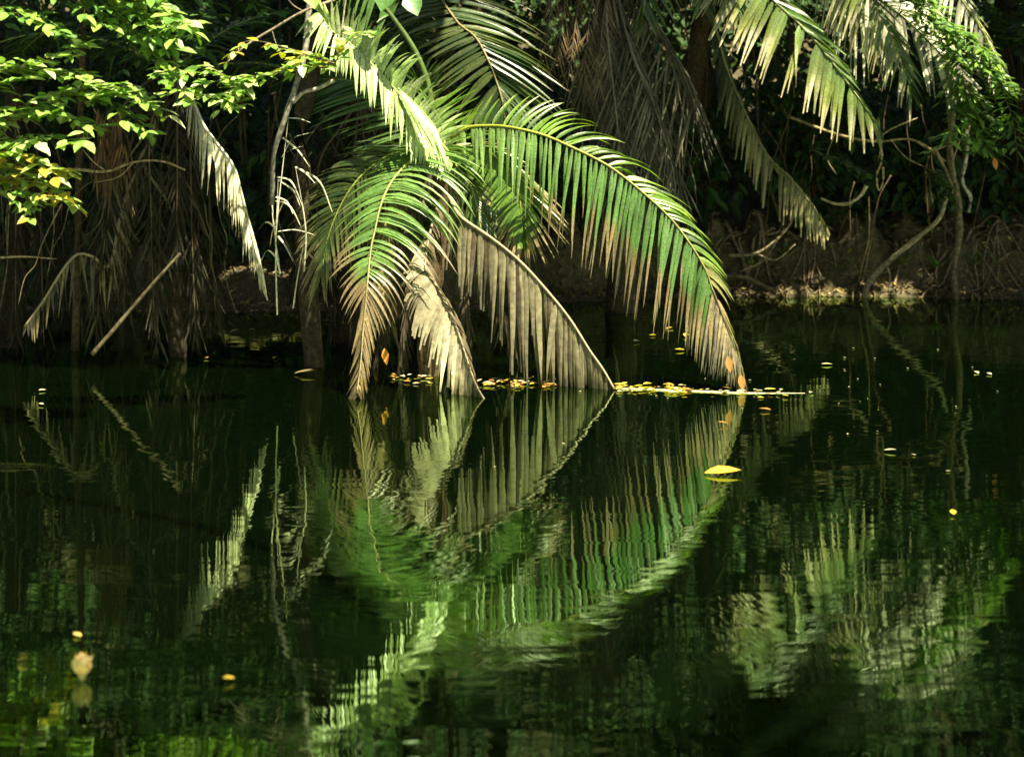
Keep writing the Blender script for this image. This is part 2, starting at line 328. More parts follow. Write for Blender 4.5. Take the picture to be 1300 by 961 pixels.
# A9 fan hanging straight down under the arch
frond(A,[P(580,190,25.7),P(612,186,25.8),P(640,200,25.9),P(656,222,25.9),P(661,262,25.85),P(664,300,25.8)],74,[
  [(0,(-.3,-.2,-.8),.5,.6),(.35,(-.5,-.2,-.9),.9,.25),(.6,(-.75,-.2,-.7),1.0,.2),(.8,(-.5,-.2,-1),.75,.2),(1,(-.1,-.2,-1),.4,.2)],
  [(0,(.6,0,.3),.4,1),(.35,(.6,-.1,-.5),.8,.5),(.6,(.75,-.2,-.65),.95,.2),(.8,(.45,-.2,-1),.75,.2),(1,(.1,-.2,-1),.4,.2)]],
  lambda t,u,s,rn: lerp3(lerp3(LIME,GREEN,rn),lerp3(TAN,STRAW,rn),min(1,max(0,(u-.55+.2*(t-.5))/.12))),width=.042,jit=.09,label='fan of leaflets hanging below the arch with tan ends')
frond(A,[P(575,205,25.6),P(595,232,25.6),P(606,262,25.5),P(610,290,25.4)],30,[
  [(0,(.6,-.2,-.2),.6,.8),(1,(.5,-.2,-.8),.5,.5)],[(0,(-.4,-.2,-.6),.5,.6),(1,(-.2,-.2,-1),.5,.5)]],lambda t,u,s,rn:lerp3(GREEN,OLIVE,rn),width=.03,jit=.12)
# A7 dead frond whose curtain of leaflets reaches the water
def cdead(t,u,s,rn):
    if rn>.72: return lerp3(BROWN,DGREY,u)  # dark blades painted in as the shaded slits between leaflets
    c=lerp3((.19,.17,.1),(.1,.09,.055),min(1,u*.8+rn*.5))  # lighter towards the midrib: sunlight there put into the colour
    return lerp3(c,DGREY,max(0,(u-.75)*3))
frond(A,[P(570,250,25.2),P(578,266,25.1),P(589,279,25),P(623,302,24.9),P(661,333,24.8),P(696,371,24.7),P(724,406,24.6),P(748,444,24.45),P(765,468,24.35),P(780,494,24.25)],72,[
  [(0,(-.1,-.1,-1),.8,.2),(.2,(.0,-.12,-1),.95,.2),(.33,(.0,-.12,-1),1.3,.2),(.5,(.05,-.12,-1),1.5,.2),(.7,(.05,-.12,-1),1.2,.2),(.9,(.05,-.1,-1),.6,.2),(1,(.05,-.1,-1),.3,.2)],
  [(0,(-.05,.1,-1),.8,.2),(.15,(.0,.12,-1),.8,.2),(.4,(.05,.12,-1),1.2,.2),(.7,(.05,.12,-1),1.1,.2),(1,(.05,.1,-1),.3,.2)]],
  cdead,width=.08,r0=.024,r1=.012,ribcol=(.22,.18,.1),jit=.04,fold=.5,gap=.2,wob=.2,tipw=.3,mat=M['dead'],label='dead straw coloured frond arching right, curtain of leaflets in the water')
frond(A,[P(556,260,25.0),P(545,300,24.7),P(540,340,24.45),P(553,362,24.3),P(570,392,24.2),P(582,423,24.1),P(592,454,23.95),P(603,485,23.75),P(617,511,23.55)],80,[
  [(0,(-.2,-.1,-1),.2,.5),(.3,(-.7,-.25,-.3),.35,2.2),(.42,(-.5,-.3,-.6),.62,2.2),(.55,(-.2,-.28,-1),.85,1.0),(.75,(-.02,-.25,-1),.75,.5),(.9,(.05,-.2,-1),.35,.4),(1,(-.1,-.1,-1),.15,.3)],
  [(0,(.3,-.1,-1),.2,.5),(.3,(.5,-.1,-.6),.2,1.5),(.5,(.6,-.15,-.8),.3,1.0),(.7,(.55,-.15,-1),.32,.8),(1,(.2,-.1,-1),.15,.3)]],
  lambda t,u,s,rn: (.1,.08,.045) if rn>.93 or s==1 else lerp3(lerp3((.36,.33,.22),(.2,.175,.11),rn),(.06,.05,.03),max(0,u*t-.45)*1.6),width=.085,r0=.02,r1=.012,ribcol=(.14,.11,.06),jit=.04,fold=.22,wob=.2,tipw=.25,mat=M['dead'],label='short dead straw coloured frond bent down into the water')
# dark withered skirt round the trunk
for (x0,y0,x1,y1,Y) in ((540,230,505,470,25.7),(560,240,560,480,25.9),(575,250,600,470,26.2),(530,230,478,450,26.1),(585,260,650,420,26.4)):
    frond(A,[P(560,205,25.7),P(x0,y0,Y),P((x0+x1)/2,(y0+y1)/2,Y),P(x1,y1,Y)],34,[[(0,(-.3,0,-1),.3,.4),(1,(-.15,0,-1),.5,.3)],[(0,(.3,0,-1),.3,.4),(1,(.15,0,-1),.5,.3)]],
      lambda t,u,s,rn:lerp3(BROWN,DGREY,rn),width=.035,jit=.1,mat=M['dead'],ribcol=BROWN,r0=.018)

# ------------------------------------------------------------------ palm behind: big shaded frond at top, withered skirt
B=empty('palm',P(765,395,31.5),'dark palm behind the arch with a skirt of withered grey fronds','palm tree')
mb=MB(); tube(mb,spline([P(790,420,33.0),P(786,250,32.6),P(778,60,32.2),P(770,-60,32)],16),.26,.2,12,(.03,.023,.014),wob=.3); mb.build('trunk',M['bark'],B)
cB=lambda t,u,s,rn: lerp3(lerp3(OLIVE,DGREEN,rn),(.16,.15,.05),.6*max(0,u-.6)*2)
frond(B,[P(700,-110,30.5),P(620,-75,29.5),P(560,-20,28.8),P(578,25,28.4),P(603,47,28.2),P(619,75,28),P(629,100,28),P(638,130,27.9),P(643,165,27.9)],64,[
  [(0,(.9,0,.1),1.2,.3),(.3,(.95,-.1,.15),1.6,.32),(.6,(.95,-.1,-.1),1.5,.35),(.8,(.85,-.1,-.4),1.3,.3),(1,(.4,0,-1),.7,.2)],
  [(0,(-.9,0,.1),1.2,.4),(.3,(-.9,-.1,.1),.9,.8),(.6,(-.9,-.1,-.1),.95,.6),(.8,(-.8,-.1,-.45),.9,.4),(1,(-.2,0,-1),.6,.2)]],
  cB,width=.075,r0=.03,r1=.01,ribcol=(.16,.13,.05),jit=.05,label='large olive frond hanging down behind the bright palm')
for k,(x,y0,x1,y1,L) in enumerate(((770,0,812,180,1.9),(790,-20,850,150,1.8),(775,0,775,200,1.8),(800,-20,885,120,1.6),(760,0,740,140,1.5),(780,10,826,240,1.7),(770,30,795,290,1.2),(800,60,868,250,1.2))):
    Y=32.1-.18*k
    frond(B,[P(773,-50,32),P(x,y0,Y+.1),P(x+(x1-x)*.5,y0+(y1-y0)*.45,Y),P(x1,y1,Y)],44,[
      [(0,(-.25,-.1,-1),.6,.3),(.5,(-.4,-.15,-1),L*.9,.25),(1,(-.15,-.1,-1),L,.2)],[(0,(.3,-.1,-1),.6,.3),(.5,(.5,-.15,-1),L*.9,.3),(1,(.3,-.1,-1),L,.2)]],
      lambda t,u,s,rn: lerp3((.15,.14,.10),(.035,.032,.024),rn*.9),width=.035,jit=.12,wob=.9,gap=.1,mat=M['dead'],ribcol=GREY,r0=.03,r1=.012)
for k in range(5):   # brown frayed hangers
    x=690+k*17
    frond(B,[P(770,-50,31.5),P(x+20,-40,30.2),P(x+8,20,29.8),P(x,70+k*9,29.6)],50,[[(0,(-.3,-.1,-1),.4,.5),(1,(-.4,-.1,-1),.55,.6)],[(0,(.4,-.1,-1),.4,.5),(1,(.3,-.1,-1),.6,.5)]],
      lambda t,u,s,rn: lerp3((.22,.15,.08),BROWN,rn),width=.014,jit=.22,wob=1.5,mat=M['dead'],ribcol=BROWN,r0=.02,r1=.008)

# ------------------------------------------------------------------ palm at upper right
C=empty('palm',P(868,352,38.6),'tall palm at the upper right with ragged fronds lit white and yellow','palm tree')
mb=MB(); tube(mb,spline([P(868,350,38.6),P(872,180,38.3),P(900,0,36.5),P(1005,-145,33)],16),.2,.16,12,(.06,.04,.02),wob=.3); mb.build('trunk',M['bark'],C)
def cC(t,u,s,rn):
    if s==1: return lerp3(GREEN,OLIVE,rn)
    g=lerp3(OLIVE,GREEN,rn)
    k=max(0,(u-.3-.4*rn)/.1)
    return lerp3(lerp3(lerp3((.10,.17,.04),g,rn),(.22,.23,.06),min(1,u*1.1)), lerp3(PALE,STRAW,rn) ,min(1,k)*(.9 if rn>.25 else .3))
frond(C,[P(1000,-150,33),P(940,-90,31.5),P(950,-35,31),P(981,0,30.8),P(1015,31,30.7),P(1046,65,30.6),P(1069,96,30.5),P(1092,127,30.4),P(1110,153,30.3)],76,[
  [(0,(-.7,-.2,-.6),.8,.4),(.35,(-.75,-.2,-.7),1.15,.35),(.55,(-.5,-.25,-.85),1.15,.3),(.75,(-.3,-.25,-1),1.15,.3),(.9,(-.1,-.2,-1),.95,.3),(1,(.3,-.1,-1),.5,.2)],
  [(0,(.9,0,.2),.8,.5),(.35,(.85,-.1,-.1),1.0,.5),(.55,(.85,-.1,-.35),.9,.45),(.75,(.8,-.1,-.6),.75,.4),(.9,(.6,-.1,-1),.55,.3),(1,(.5,-.1,-1),.4,.2)]],
  cC,width=.092,r0=.026,r1=.01,ribcol=(.15,.17,.05),jit=.07,gap=.12,tipw=.2,label='ragged frond with yellow leaflets bleached white at the ends')
cW=lambda t,u,s,rn: lerp3(lerp3(OLIVE,GREY,rn),lerp3((.6,.6,.47),GREY,.9 if rn>.75 else 0),min(1,max(0,u*3-.2)))
frond(C,[P(1010,-150,33),P(1060,-90,32),P(1095,-30,31.6),P(1119,0,31.5),P(1145,20,31.4),P(1169,42,31.3),P(1196,70,31.2),P(1225,104,31.1)],70,[
  [(0,(-.3,-.2,-1),1,.3),(.35,(-.2,-.2,-1),1.3,.25),(.6,(.1,-.25,-1),1.2,.25),(.8,(.15,-.25,-1),1.0,.25),(1,(.4,-.1,-1),.5,.2)],
  [(0,(.9,0,.3),.8,.6),(.5,(.9,0,.05),.9,.8),(.8,(.9,-.1,-.3),.8,.6),(1,(.7,-.1,-.8),.5,.2)]],
  cW,width=.075,r0=.026,r1=.01,ribcol=(.16,.16,.06),jit=.08,gap=.08,tipw=.2,label='frond with grey white leaflets hanging in a fringe')
frond(C,[P(1005,-150,33),P(1040,-90,32.2),P(1062,-40,31.9),P(1080,-5,31.8),P(1100,25,31.7)],40,[
  [(0,(-.4,-.2,-1),1,.3),(1,(.0,-.2,-1),1.15,.25)],[(0,(.8,0,-.3),.8,.6),(1,(.4,0,-1),1.0,.3)]],cW,width=.06,jit=.1,gap=.1,tipw=.2)
frond(C,[P(1000,-150,33),P(900,-150,32),P(850,-90,31.5),P(825,-30,31.3),P(815,15,31.2)],50,[
  [(0,(-.6,-.1,-.6),.9,.5),(1,(-.2,-.2,-1),.7,.3)],[(0,(.5,-.1,-.9),1.0,.5),(.6,(.6,-.2,-.9),1.1,.4),(1,(.5,-.2,-1),.6,.3)]],
  lambda t,u,s,rn:lerp3(lerp3(GREEN,OLIVE,rn),(.26,.25,.08),max(0,u-.6)*1.8),width=.07,jit=.08)
frond(C,[P(1000,-150,33),P(955,-150,32),P(915,-100,31.5),P(895,-40,31.3),P(893,5,31.2)],44,[
  [(0,(-.6,-.1,-.6),.9,.5),(1,(-.4,-.2,-1),.5,.3)],[(0,(.5,-.1,-.9),1.0,.5),(1,(.4,-.2,-1),.6,.3)]],lambda t,u,s,rn:lerp3(GREEN,OLIVE,rn),width=.07,jit=.08)
for pp,LL in (([P(1003,-150,32.6),P(1040,-100,31.8),P(1075,-50,31.2),P(1105,0,31),P(1128,40,30.9),P(1146,80,30.8),P(1158,118,30.8)],1.0),([P(1010,-150,33),P(1100,-120,32),P(1165,-70,31.5),P(1205,-20,31.4),P(1238,25,31.3),P(1265,75,31.2)],1.05),([P(1000,-150,32.6),P(950,-120,31.6),P(925,-70,31.2),P(930,-20,31),P(950,30,30.9)],.85),([P(1003,-150,33.2),P(1060,-110,32.6),P(1095,-60,32.3),P(1115,0,32.2),P(1128,60,32.1)],1.1)):
    frond(C,pp,54,[[(0,(-.5,-.2,-.9),LL*.8,.4),(.5,(-.45,-.2,-1),LL,.3),(1,(-.1,-.2,-1),LL*.55,.3)],[(0,(.8,0,-.1),LL*.7,.6),(.5,(.8,-.1,-.4),LL*.8,.5),(1,(.5,-.1,-1),LL*.5,.3)]],
      cC if LL<1.04 else cW,width=.062,r0=.026,r1=.008,ribcol=(.15,.17,.05),jit=.1,gap=.12,tipw=.15)
# pale frond hanging low in the gap
frond(C,[P(1010,-150,33),P(900,-60,34),P(915,60,33.8),P(945,140,33.6),P(975,198,33.4),P(1000,222,33.2),P(1020,246,33.1),P(1038,270,33),P(1052,298,32.9)],70,[
  [(0,(-.3,0,-1),.0,.3),(.4,(-.3,-.1,-1),.05,.2),(.55,(-.2,-.1,-1),.75,.2),(.75,(-.1,-.15,-1),.9,.2),(.92,(.0,-.15,-1),.7,.2),(1,(.1,-.1,-1),.35,.2)],
  [(0,(.3,0,-1),.2,.3),(.6,(.5,-.1,-1),.3,.3),(1,(.5,-.1,-1),.2,.2)]],
  lambda t,u,s,rn: lerp3(DGREEN,lerp3(OLIVE,STRAW,min(1,u*.6+rn*.6)),min(1,max(0,(t-.5)*4))),width=.085,jit=.05,gap=.05,tipw=.3,r0=.035,ribcol=(.25,.24,.12),label='low pale green frond with broad hanging leaflets')
for k,(az,el,L,dr) in enumerate(((-1.7,.6,4.5,.45),(-1.2,.9,4.5,.4),(-.6,.7,4.5,.42),(0.1,.6,4.5,.42),(-2.4,.7,4.5,.45),(-2.9,.4,4,.45),(1.5,.8,4,.4))):
    gfrond(C,gpts(P(1006,-145,33),az,el,L,dr),52,1.2,lambda t,u,s,rn:lerp3(LIME,GREEN,rn),width=.07,jit=.1)

# ------------------------------------------------------------------ palms on the left, standing in the water, mostly withered
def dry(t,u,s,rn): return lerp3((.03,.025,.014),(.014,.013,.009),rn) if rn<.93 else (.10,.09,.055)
D=empty('palm',P(225,470,26.8),'withered palm at the left whose brown fronds hang to the water','palm tree')
mb=MB(); tube(mb,spline([P(228,490,27.4),P(222,350,27.4),P(226,200,27.3),P(220,95,27.2)],14),.12,.09,10,(.028,.022,.014),wob=.3); mb.build('trunk',M['bark'],D)
base=P(220,100,27.2)
def hang(par,px,py0,py1,Y,lean=0,LL=.9,n=46,w=.045,col=dry,jit=.1,base=base,label=None,gap=.0):
    top=P(px,py0,Y)
    mid=P((px+(base.x/base.y*F+CX))/2,py0-45,Y+.2)
    return frond(par,[base,mid,top,P(px+lean*.4,py0+(py1-py0)*.45,Y),P(px+lean,py1,Y-.1)],n,[
       [(0,(-.3,-.1,-1),.2,.3),(.3,(-.5,-.1,-1),LL*.8,.5),(.7,(-.3,-.1,-1),LL,.3),(1,(-.1,-.1,-1),LL*.5,.2)],
       [(0,(.3,-.1,-1),.2,.3),(.3,(.5,-.1,-1),LL*.8,.5),(.7,(.3,-.1,-1),LL,.3),(1,(.1,-.1,-1),LL*.5,.2)]],col,width=w,jit=.28,wob=1.2,mat=M['dead'],ribcol=BROWN,r0=.02,r1=.007,label=label,gap=.25)
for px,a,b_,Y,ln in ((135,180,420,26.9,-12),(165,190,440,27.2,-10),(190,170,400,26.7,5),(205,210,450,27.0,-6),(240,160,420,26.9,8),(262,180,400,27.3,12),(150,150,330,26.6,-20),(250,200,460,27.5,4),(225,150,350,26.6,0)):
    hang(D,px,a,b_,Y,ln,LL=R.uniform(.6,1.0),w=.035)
# bent brown frond at the far left
frond(D,[base,P(160,250,27),P(140,335,26.7),P(118,326,26.5),P(98,323,26.4),P(78,345,26.3),P(55,382,26.25),P(31,415,26.2)],56,[
  [(0,(-.1,-.1,-1),.2,.3),(.45,(.1,-.1,-1),.6,.3),(.7,(.05,-.1,-1),.75,.2),(1,(.1,-.1,-1),.3,.2)],[(0,(.2,0,-1),.2,.3),(.5,(.3,0,-1),.5,.6),(1,(-.4,0,-1),.18,.3)]],
  lambda t,u,s,rn:lerp3((.15,.12,.06),DGREY,rn),width=.04,jit=.15,gap=.2,mat=M['dead'],r0=.03,r1=.016,ribcol=(.2,.16,.09),label='bent brown frond hooking over at the far left')
# the bright bleached one
frond(D,[base,P(240,118,26.7),P(259,159,26.2),P(275,181,26.15),P(297,212,26.1),P(308,250,26.1),P(316,281,26.1),P(325,312,26.05),P(334,350,26),P(338,372,26)],84,[
  [(0,(-.1,-.1,-1),.2,.3),(.35,(-.0,-.15,-1),.75,.2),(.6,(.06,-.2,-1),.8,.1),(.85,(.1,-.2,-1),.5,.1),(1,(.1,-.1,-1),.12,.2)],
  [(0,(.2,0,-1),.2,.3),(.4,(.25,-.1,-1),.4,.3),(.7,(.25,-.1,-1),.35,.3),(1,(.1,-.1,-1),.12,.2)]],
  lambda t,u,s,rn:lerp3(PALE,STRAW,rn*.6),width=.035,jit=.05,mat=M['dead'],r0=.022,r1=.008,ribcol=PALE,label='bleached white frond hanging in sunlight')
for az,el,L in ((-2.9,.5,3.2),(2.6,.6,3),(1.6,.7,3),(.6,.7,2.6)):
    gfrond(D,gpts(base+Vector((0,0,.1)),az,el,L,.6),40,.9,lambda t,u,s,rn:lerp3(GREEN,DGREEN,rn),width=.05,jit=.1)
E=empty('palm',P(25,470,28),'dead palm at the left edge hung with brown fronds','palm tree')
bE=P(20,120,28.2)
mb=MB(); tube(mb,spline([P(15,470,28.4),P(22,300,28.3),P(18,110,28.2)],12),.18,.13,10,(.03,.023,.014),wob=.3); mb.build('trunk',M['bark'],E)
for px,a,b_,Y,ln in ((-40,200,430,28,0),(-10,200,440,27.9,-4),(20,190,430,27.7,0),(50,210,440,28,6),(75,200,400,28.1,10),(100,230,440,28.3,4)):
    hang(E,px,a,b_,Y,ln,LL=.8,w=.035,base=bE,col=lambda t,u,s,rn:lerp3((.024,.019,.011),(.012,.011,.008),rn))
Fp=empty('palm',P(420,455,28.6),'dark palm clump standing left of the bright one','palm tree')
bF=P(455,130,28.8)
mb=MB(); tube(mb,spline([P(440,460,29),P(445,300,28.9),P(455,120,28.8)],12),.17,.13,10,(.03,.023,.014),wob=.3); mb.build('trunk',M['bark'],Fp)
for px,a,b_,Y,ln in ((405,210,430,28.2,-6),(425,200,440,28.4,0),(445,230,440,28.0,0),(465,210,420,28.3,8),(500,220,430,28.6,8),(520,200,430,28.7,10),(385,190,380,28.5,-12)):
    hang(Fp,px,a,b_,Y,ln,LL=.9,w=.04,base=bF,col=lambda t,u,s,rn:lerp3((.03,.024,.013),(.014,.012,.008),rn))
for az,el,L in ((-2.6,.5,3.),(2.9,.7,3.2),(-1.6,.9,3.),(1.2,.8,3)):
    gfrond(Fp,gpts(bF,az,el,L,.5),40,.9,lambda t,u,s,rn:lerp3(GREEN,DGREEN,rn),width=.05,jit=.1)

# ------------------------------------------------------------------ broad-leaved shrubs
def leaf(mb,p,d,up,L,w,c,curl=.5):
    d=d.normalized(); s=d.cross(up)
    if s.length<.05: s=d.orthogonal()
    s.normalize(); n=s.cross(d); b=len(mb.v)
    prof=((0,0.05),(.18,.62),(.42,1),(.7,.72),(1,.02))
    q=p.copy(); last=0
    for t,k in prof:
        q=q+d*(L*(t-last)); last=t; d=(d-up*curl*.3).normalized()
        for a,f in ((-1,.28),(0,0),(1,.28)):
            mb.v.append(tuple(q+s*a*k*w*.5+n*f*k*w*.5)); mb.c.append(c)
    for i in range(4):
        for k in (0,1):
            a=b+i*3+k; mb.f.append((a,a+1,a+4,a+3))
def spray(par,pts,n,L,cols,w=.5,tw=3,spread=.35,r=.01,label=None,stalk=BROWN):
    """a leafy branch: leaves alternate along the main twig and along short side twigs"""
    sp=spline(pts,30); br=MB(); lf=MB(); tube(br,sp,r,r*.35,5,stalk)
    def put(p,T,s):
        lat=T.cross(Vector((0,0,1)));
        if lat.length<.2: lat=Vector((1,0,0))
        lat.normalize()
        d=T*.7+lat*s*.8+Vector((0,0,R.uniform(-.2,.25)))+Vector((R.uniform(-.3,.3),R.uniform(-.3,.3),0))
        up=Vector((R.uniform(-.35,.35),R.uniform(-.55,.15),1)).normalized()
        c=R.choice(cols); LL=L*R.uniform(.65,1.2); leaf(lf,p,d,up,LL,LL*w*R.uniform(.85,1.15),vary(c,.18),R.uniform(.0,.45))
    for k in range(n):
        f=(k+.5)/n*29; j=int(f); p=sp[j].lerp(sp[j+1],f-j); T=(sp[j+1]-sp[j]).normalized(); s=1 if k%2 else -1
        put(p,T,s)
        if R.random()<.75:
            lat=T.cross(Vector((0,0,1))).normalized() if abs(T.z)<.95 else Vector((1,0,0))
            d=(T*.5+lat*s+Vector((0,0,R.uniform(-.4,.4)))).normalized(); ln=spread*R.uniform(.4,1.1)
            q=[p+d*ln*i/4+G*.12*ln*(i/4)**2 for i in range(5)]; tube(br,q,r*.5,r*.2,4,stalk)
            for i in range(tw): put(q[1+int(i*3/max(1,tw-1)) if tw>1 else 4],d,1 if i%2 else -1)
            put(q[4],d,0)
    b=br.build('branch',M['bark'],par); 
    if label: b['label']=label
    lf.build('foliage',M['bush'],b,smooth=False); return b
BR=[(.26,.41,.09),(.34,.48,.15),(.14,.28,.05),(.2,.36,.07),(.42,.5,.24)]
YE=BR+[(.32,.30,.03),(.35,.26,.04)]
S1=empty('shrub',P(-90,570,20.8),'sunlit shrub with yellow green leaves reaching in from the left edge','shrub')
stem=[P(-90,580,21.2),P(-70,330,21.1),P(-50,200,21),P(-30,80,20.9),P(0,-40,20.9)]
mb=MB(); tube(mb,spline(stem,14),.06,.03,8,BROWN,wob=.3); mb.build('stem',M['bark'],S1)
MG=[(.09,.2,.04),(.13,.26,.05),(.07,.16,.03),(.2,.32,.06)]
for pts,n,L,cs in (
  (((-60,100),(-10,92),(40,80),(80,66),(112,56)),20,.2,BR),
  (((-60,120),(0,105),(50,95),(95,90),(114,92)),17,.2,BR),
  (((-60,100),(0,90),(45,86),(80,96),(108,106)),14,.19,BR),
  (((-60,150),(20,138),(90,122),(150,118),(208,138)),30,.2,BR),
  (((40,132),(100,116),(150,110),(190,118)),18,.19,BR),
  (((90,122),(140,130),(170,150),(190,172)),12,.18,MG),
  (((-50,170),(10,152),(60,140),(122,166)),22,.2,BR),
  (((-50,190),(0,178),(50,172),(98,186)),18,.2,BR),
  (((-50,215),(-10,202),(40,200),(88,222)),20,.2,YE),
  (((-50,230),(0,218),(45,226),(85,255)),20,.19,YE),
  (((-50,240),(-10,228),(20,236),(50,268)),16,.18,YE),
  (((-60,20),(0,10),(50,20),(90,45)),16,.18,MG),
  (((0,-60),(60,-20),(110,0),(140,30)),18,.18,MG),
  (((60,-50),(120,-20),(170,10),(205,48),(228,70)),26,.19,MG),
  (((100,-60),(160,-25),(210,10),(236,40)),20,.2,MG),
  (((150,-50),(190,-10),(215,20),(232,30)),14,.2,BR),
  (((130,0),(170,40),(200,75),(232,96)),16,.17,MG)):
    spray(S1,[P(x,y,20.9-.2*i/len(pts)+R.uniform(-.1,.1)) for i,(x,y) in enumerate(pts)],int(n*1.15),L*1.02,cs,spread=.27,r=.007)
S2=empty('shrub',P(-140,575,21.3),'thin leafy branch crossing above the hanging fronds, leaves yellow green','shrub')
stem=[P(-140,575,21.3),P(-160,100,21.5),P(20,-170,22),P(300,-170,22.2),P(430,-90,22.3),P(436,20,22.3),P(425,82,22.2)]
mb=MB(); tube(mb,spline(stem,30),.06,.012,8,(.2,.17,.12),wob=.3); mb.build('stem',M['bark'],S2)
for pts,n,L,cs in (
  (((425,80),(375,88),(330,96),(290,100),(250,110),(205,120)),26,.16,BR),
  (((330,96),(305,112),(290,126),(300,134)),12,.18,BR),
  (((320,98),(296,116),(262,122),(240,128)),14,.18,BR),
  (((425,82),(360,60),(320,52),(300,60),(288,78)),8,.15,YE),
  (((290,100),(260,84),(230,92),(195,92)),12,.15,BR),
  (((425,82),(400,72),(380,76),(365,88)),11,.15,YE),
  (((425,82),(435,60),(452,44),(478,48)),8,.16,YE)):
    spray(S2,[P(x,y,22+R.uniform(-.05,.05)) for (x,y) in pts],n,L,cs,spread=.2,stalk=(.16,.13,.08),r=.007)
S3=empty('shrub',P(150,60,27),'darker green shrub filling the top left above the sunlit leaves','shrub')
for pts,n in ((((110,-60),(150,-10),(185,25),(230,60)),22),(((120,-70),(170,-30),(210,-5),(260,25)),22),(((100,-60),(130,-5),(160,40),(180,85)),20),(((0,-60),(50,-20),(90,10),(130,30)),20),(((-40,-20),(10,10),(50,30),(80,55)),18),(((200,-60),(240,-20),(250,20),(262,60)),18),(((120,-40),(160,0),(200,50),(246,92)),18),(((250,-60),(280,-20),(320,0),(350,20)),18)):
    spray(S3,[P(x,y,26.2+R.uniform(-.2,.2)) for x,y in pts],n,.2,[GREEN,(.04,.12,.02),(.07,.15,.03),DGREEN],spread=.4,stalk=BROWN)
mb=MB(); tube(mb,spline([P(95,480,28),P(100,250,27.8),P(105,60,27),P(110,-60,26.5)],14),.06,.04,8,BROWN,wob=.3); mb.build('stem',M['bark'],S3)
# right-hand vine leaves
S4=empty('shrub',P(1190,20,32.5),'leafy green climber draped beside the ragged fronds at upper right','climber')
for pts,n in ((((1120,-60),(1165,-10),(1190,20),(1235,50),(1270,90)),34),(((1190,20),(1215,60),(1225,110),(1240,160),(1255,200)),30),(((1160,-30),(1200,40),(1215,90),(1210,140),(1205,190)),26),(((1235,50),(1265,100),(1285,150),(1292,200)),22),(((1200,60),(1250,85),(1290,120)),18),(((1150,-40),(1170,20),(1200,60)),18),(((1210,100),(1230,140),(1232,180)),18)):
    spray(S4,[P(x,y,30.6+R.uniform(-.2,.2)) for x,y in pts],int(n*1.5),.23,[GREEN,LIME,(.09,.19,.04)],w=.32,spread=.35,stalk=(.1,.12,.04))
S5=empty('shrub',P(1080,280,34),'small dim green sprig above the curved root on the right bank','shrub')
for pts,n in ((((1030,190),(1055,200),(1085,212),(1105,225)),16),(((1170,210),(1195,225),(1208,250)),14),(((1180,215),(1200,235),(1212,262)),12)):
    spray(S5,[P(x,y,33.6) for x,y in pts],n,.17,[GREEN,DGREEN],w=.35,spread=.25)
S6=empty('shrub',P(1290,60,36),'dark shrub in the upper right corner','shrub')
for k in range(22):
    x=R.uniform(1200,1380); y=R.uniform(-160,70)
    spray(S6,[P(x,y,35.5+R.uniform(-1,.6)),P(x+20,y+8,35),P(x+48,y+22,34.8)],14,.22,[GREEN,DGREEN],spread=.4)
# big round leaves at the top centre
for nm,px,py,rr,dx,lab in (('broad_leaf',395,-8,20,.2,'large rounded leaf catching full sun at the top edge'),('broad_leaf',492,-2,18,-.3,'large rounded dark green leaf hanging at the top, nearest the stalk'),('broad_leaf',522,8,15,.5,'large rounded green leaf with a bright rim at the top, right of its darker twin')):
    mb=MB(); L=rr*2.2/F*24.6; p=P(px-dx*10,py-rr*1.0,24.6)
    leaf(mb,p,Vector((dx,-.5,-.9)),Vector((.2*dx,-.9,.5)).normalized(),L,L*.85,(.2,.3,.06) if px<400 else (.07,.16,.04),.2)  # leaf in full sun painted paler than its twins
    tube(mb,[p+Vector((-.05,.05,.5)),p+Vector((-.02,.02,.25)),p],.008,.006,5,(.1,.14,.04))
    thing_mesh(nm,mb,M['bush'],p,lab,'leaf')

# ------------------------------------------------------------------ background shrubs climbing the bank
def thicket(cx,cy,cz,rx,ry,rz,n,label,cols,L=.24):
    s=empty('shrub',(cx,cy,bankz(cx,cy) if cy>33 else 0),label,'shrub','dark shrubs on the bank behind')
    br=MB(); lf=MB()
    for k in range(n):
        a=R.uniform(0,2*math.pi); b=math.acos(R.uniform(-1,1)); q=R.uniform(.35,1)**.5
        p=Vector((cx+rx*q*math.cos(a)*math.sin(b),cy+ry*q*math.sin(a)*math.sin(b),cz+rz*q*math.cos(b)))
        if noise.noise(p*.8)<-.18: continue
        d=Vector((R.uniform(-1,1),R.uniform(-1,.3),R.uniform(-.7,.3))).normalized()
        tube(br,[p,p+d*.2,p+d*.42+G*.04],.006,.003,4,BROWN)
        for i in range(7):
            c=vary(R.choice(cols),.3); dd=(d+Vector((R.uniform(-1,1),R.uniform(-1,1),R.uniform(-.6,.5)))*.8)
            leaf(lf,p+d*(.06*i),dd,Vector((R.uniform(-.4,.4),R.uniform(-.6,.2),1)).normalized(),L*R.uniform(.6,1.2),L*.42,c)
    base=Vector((cx,cy,bankz(cx,cy)))
    for k in range(5):
        e=Vector((cx+rx*R.uniform(-.6,.6),cy+ry*R.uniform(-.6,.4),cz+rz*R.uniform(-.2,.7)))
        tube(br,spline([base,base.lerp(e,.5)+Vector((R.uniform(-.3,.3),0,.3)),e],8),.035,.012,6,BROWN,wob=.3)
    br.build('branch',M['bark'],s); lf.build('foliage',M['wood_leaf'],s,smooth=False)
DK=[(.035,.08,.018),(.018,.042,.011),(.014,.034,.01),(.022,.058,.014)]
